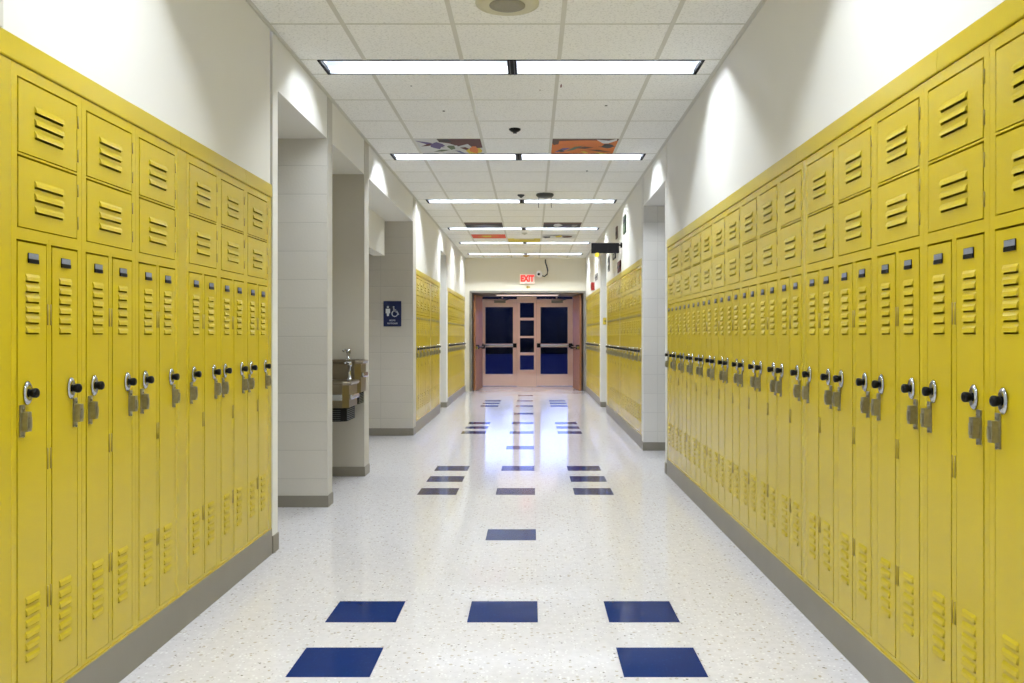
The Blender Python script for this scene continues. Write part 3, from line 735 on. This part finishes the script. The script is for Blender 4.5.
def art(i, row, name_lab, base, shapes):
    x0, x1 = XC[i] + .008, XC[i + 1] - .008; a, b = row[0] + .006, row[1] - .006
    p = MB(); p.box((x0, a, H), (x1, b, H + .015), base)
    w, h = x1 - x0, b - a
    for k, (pts, key) in enumerate(shapes):
        z = H - .0006 * (k + 1)
        p.quad([(x0 + u * w, a + v * h, z) for u, v in pts], key)
    tag(p.build('painted_ceiling_tile'), name_lab, 'ceiling tile', 'painted ceiling tiles')
def blob(u, v, r, rv=None, n=9, seed=1):
    rnd = random.Random(seed); rv = rv or r
    return [(min(1, max(0, u + r * math.cos(2 * PI * k / n) * (.7 + .6 * rnd.random()))), min(1, max(0, v + rv * math.sin(2 * PI * k / n) * (.7 + .6 * rnd.random())))) for k in range(n)]
def streak(u0, v0, u1, v1, w):
    return [(u0, v0), ((u0 + u1) / 2, (v0 + v1) / 2 + w), (u1, v1 + w * .3), ((u0 + u1) / 2, (v0 + v1) / 2 - w)]
art(*ART[0], 'painted ceiling tile of maroon, white and purple with an orange flower', 'p_white', [
    ([(.34, 0), (1, 0), (1, .58), (.85, .66), (.78, .34), (.62, .50), (.50, .30), (.36, .22)], 'p_maroon'), ([(.34, .0), (.5, .0), (.55, .2), (.38, .22)], 'p_black'),
    (streak(.0, .12, .42, .55, .10), 'p_purple'), (streak(.05, .5, .30, .28, .07), 'p_maroon'), (blob(.30, .45, .10, .20, seed=2), 'p_purple'),
    (streak(.20, .85, .48, .70, .07), 'p_green'), (blob(.52, .55, .06, .16, seed=3), 'p_green'), (blob(.60, .50, .03, .10, seed=5), 'p_white'), (streak(.55, .75, .70, .95, .08), 'p_blue'), (streak(.64, .55, .82, .68, .10), 'p_maroon'),
    (blob(.87, .76, .13, .22, 8, 4), 'p_yellow'), (blob(.86, .70, .07, .26, 7, 8), 'p_orange')])
art(*ART[1], 'orange painted ceiling tile with dark wavy brush strokes', 'p_orange', [
    ([(0, 0), (1, 0), (1, .14), (.5, .10), (0, .16)], 'p_brown'), (blob(.06, .25, .06, .16, seed=3), 'p_brown'), ([(.66, .05), (.85, .12), (.96, .0), (.97, .10), (.86, .30), (.78, .30)], 'p_white'),
    (streak(.05, .92, .30, .55, .12), 'p_purple'), (streak(.22, .85, .50, .40, .10), 'p_green'), (streak(.38, .60, .66, .55, .08), 'p_brown'), (streak(.55, .70, .95, .85, .06), 'p_brown'),
    (blob(.86, .45, .10, .16, seed=9), 'p_black'), (streak(.72, .50, 1, .46, .06), 'p_black'), (streak(.1, .75, .22, .8, .10), 'p_black'), (streak(.46, .82, .60, .90, .05), 'p_yellow'), (streak(.68, .90, .90, .95, .04), 'p_yellow')])
art(*ART[2], 'dark painted ceiling tile with a blue and white curve, second row, above the fountain side', 'p_black', [
    ([(0, 0), (1, 0), (1, .35), (.6, .25), (0, .45)], 'p_brown'), (streak(.1, .7, .95, .65, .22), 'p_grey'), (streak(.25, .75, .75, .7, .15), 'p_blue')])
art(*ART[3], 'black and white painted ceiling tile beside the second dark one', 'p_black', [
    ([(.0, 0), (1, 0), (1, .3), (0, .3)], 'p_brown'), (blob(.38, .55, .12, .3, seed=6), 'p_white'), (blob(.82, .65, .10, .22, seed=7), 'p_grey'), (streak(.4, .85, .8, .6, .1), 'p_purple')])
art(*ART[4], 'red and orange painted ceiling tile with a yellow middle', 'p_red', [(blob(.45, .5, .28, .35, seed=2), 'p_orange'), (blob(.45, .5, .15, .22, seed=3), 'p_yellow')])
art(*ART[5], 'grey and dark patterned painted ceiling tile with a pale yellow patch', 'p_white', [(streak(0, .3, 1, .35, .2), 'p_grey'), (blob(.15, .7, .12, .25, seed=3), 'p_black'), (blob(.75, .6, .15, .22, seed=4), 'p_brown'), (blob(.5, .5, .10, .25, seed=4), 'p_yellow')])
art(*ART[6], 'plain yellow painted ceiling tile in the middle of the ceiling', 'p_yellow', [([(.2, .05), (.8, .05), (.8, .2), (.2, .2)], 'p_white')])

# ------------------------------------------------------------------ wall hung things on the right
t = empty('hanging_sign', (XR, 11.68, 2.42)); tag(t, 'black board sign projecting from the wall on a bracket', 'sign')
p = MB(); p.box((-.41, -.02, -.068), (-.04, .02, .068), 'blackmatte'); p.build('board', t, bevel=.004)
p = MB(); p.box((-.05, -.012, .03), (-.0, .012, .05), 'black'); p.lathe([(.035, -.02), (.035, 0)], 'black', (0, 0, .04), 'x', 14); p.build('bracket', t)
p = MB(); p.lathe([(.03, -.02), (.034, 0), (.03, .02)], 'p_yellow', (-.335, 0, -.09), 'y', 16); p.build('emblem', t)
def poster(y0, y1, z0, z1, key, label, stripes):
    p = MB(); p.box((XR, y0, z0), (XR - .012, y1, z1), key)
    for a, b, k in stripes: p.box((XR - .012, y0 + .02, z0 + (z1 - z0) * a), (XR - .016, y1 - .02, z0 + (z1 - z0) * b), k)
    tag(p.build('wall_poster'), label, 'poster', 'small posters on the upper wall')
poster(11.15, 11.42, 2.57, 2.80, 'p_dgreen', 'dark green poster high on the wall, above the projecting black sign', [(.1, .35, 'p_green'), (.6, .8, 'p_black')])
poster(12.25, 12.45, 2.62, 2.79, 'p_brown', 'brown poster high on the wall just past the dark green one', [(.3, .6, 'p_black')])
poster(12.5, 12.9, 2.36, 2.45, 'p_black', 'narrow black poster level with the projecting black sign', [(.3, .7, 'p_grey')])
poster(11.8, 12.2, 2.12, 2.27, 'p_maroon', 'reddish brown poster just above the lockers under the projecting sign', [(.4, .6, 'p_black')])
poster(13.5, 13.7, 2.25, 2.48, 'p_grey', 'grey and black poster above the end of the sign-side lockers', [(.1, .4, 'p_black'), (.6, .9, 'p_black')])
poster(16.0, 16.5, 2.28, 2.40, 'p_grey', 'small grey poster above the red fire alarm', [(.3, .6, 'p_black')])
t = empty('fire_alarm', (XR, 16.85, 2.20)); tag(t, 'red fire alarm box on the white wall above the last lockers', 'fire alarm')
p = MB(); p.box((-.06, -.10, -.075), (0, .10, .075), 'red'); p.build('box', t, bevel=.006)
p = MB(); p.lathe([(.04, -.066), (.045, -.06)], 'p_maroon', (0, 0, .0), 'x', 14); p.build('horn', t)
t = empty('light_switch', (1.285, 15.198, 1.50)); tag(t, 'yellowed light switch plate on the narrow pier by the last lockers', 'switch')
p = MB(); p.box((-.035, -.008, -.06), (.035, 0, .06), 'p_yellow'); p.build('plate', t, bevel=.002)
p = MB(); p.box((-.01, -.018, -.015), (.01, -.008, .015), 'p_black'); p.build('toggle', t)

# ------------------------------------------------------------------ dusk sky outside
w = bpy.data.worlds.new('dusk'); bpy.context.scene.world = w; w.use_nodes = True
nt = w.node_tree; bg = nt.nodes['Background']
tc = nt.nodes.new('ShaderNodeTexCoord'); sp = nt.nodes.new('ShaderNodeSeparateXYZ'); nt.links.new(tc.outputs['Generated'], sp.inputs[0])
cr = nt.nodes.new('ShaderNodeValToRGB'); nt.links.new(sp.outputs['Z'], cr.inputs[0])
cr.color_ramp.elements[0].position = 0.0; cr.color_ramp.elements[0].color = (0.62, 0.66, 1.0, 1)
cr.color_ramp.elements[1].position = 0.6; cr.color_ramp.elements[1].color = (0.28, 0.38, 0.85, 1)
nt.links.new(cr.outputs[0], bg.inputs[0]); bg.inputs[1].default_value = 5.0

# ------------------------------------------------------------------ camera
cd = bpy.data.cameras.new('camera'); cam = bpy.data.objects.new('camera', cd); C.objects.link(cam)
cam.location = (0, 0, EYE); cam.rotation_euler = (PI / 2, 0, 0)
cd.sensor_width = 36; cd.sensor_fit = 'HORIZONTAL'; cd.lens = 870 / 1024 * 36
cd.shift_x = -19.5 / 1024; cd.shift_y = -5.5 / 1024; cd.clip_start = 0.05; cd.clip_end = 300
bpy.context.scene.camera = cam
sc = bpy.context.scene
sc.view_settings.view_transform = 'Standard'; sc.view_settings.look = 'None'; sc.view_settings.gamma = 1; sc.view_settings.exposure = -0.22; sc.view_settings.use_curve_mapping = False
sc.cycles.use_denoising = True
sc.cycles.max_bounces = 10; sc.cycles.diffuse_bounces = 6; sc.cycles.glossy_bounces = 5; sc.cycles.transparent_max_bounces = 10
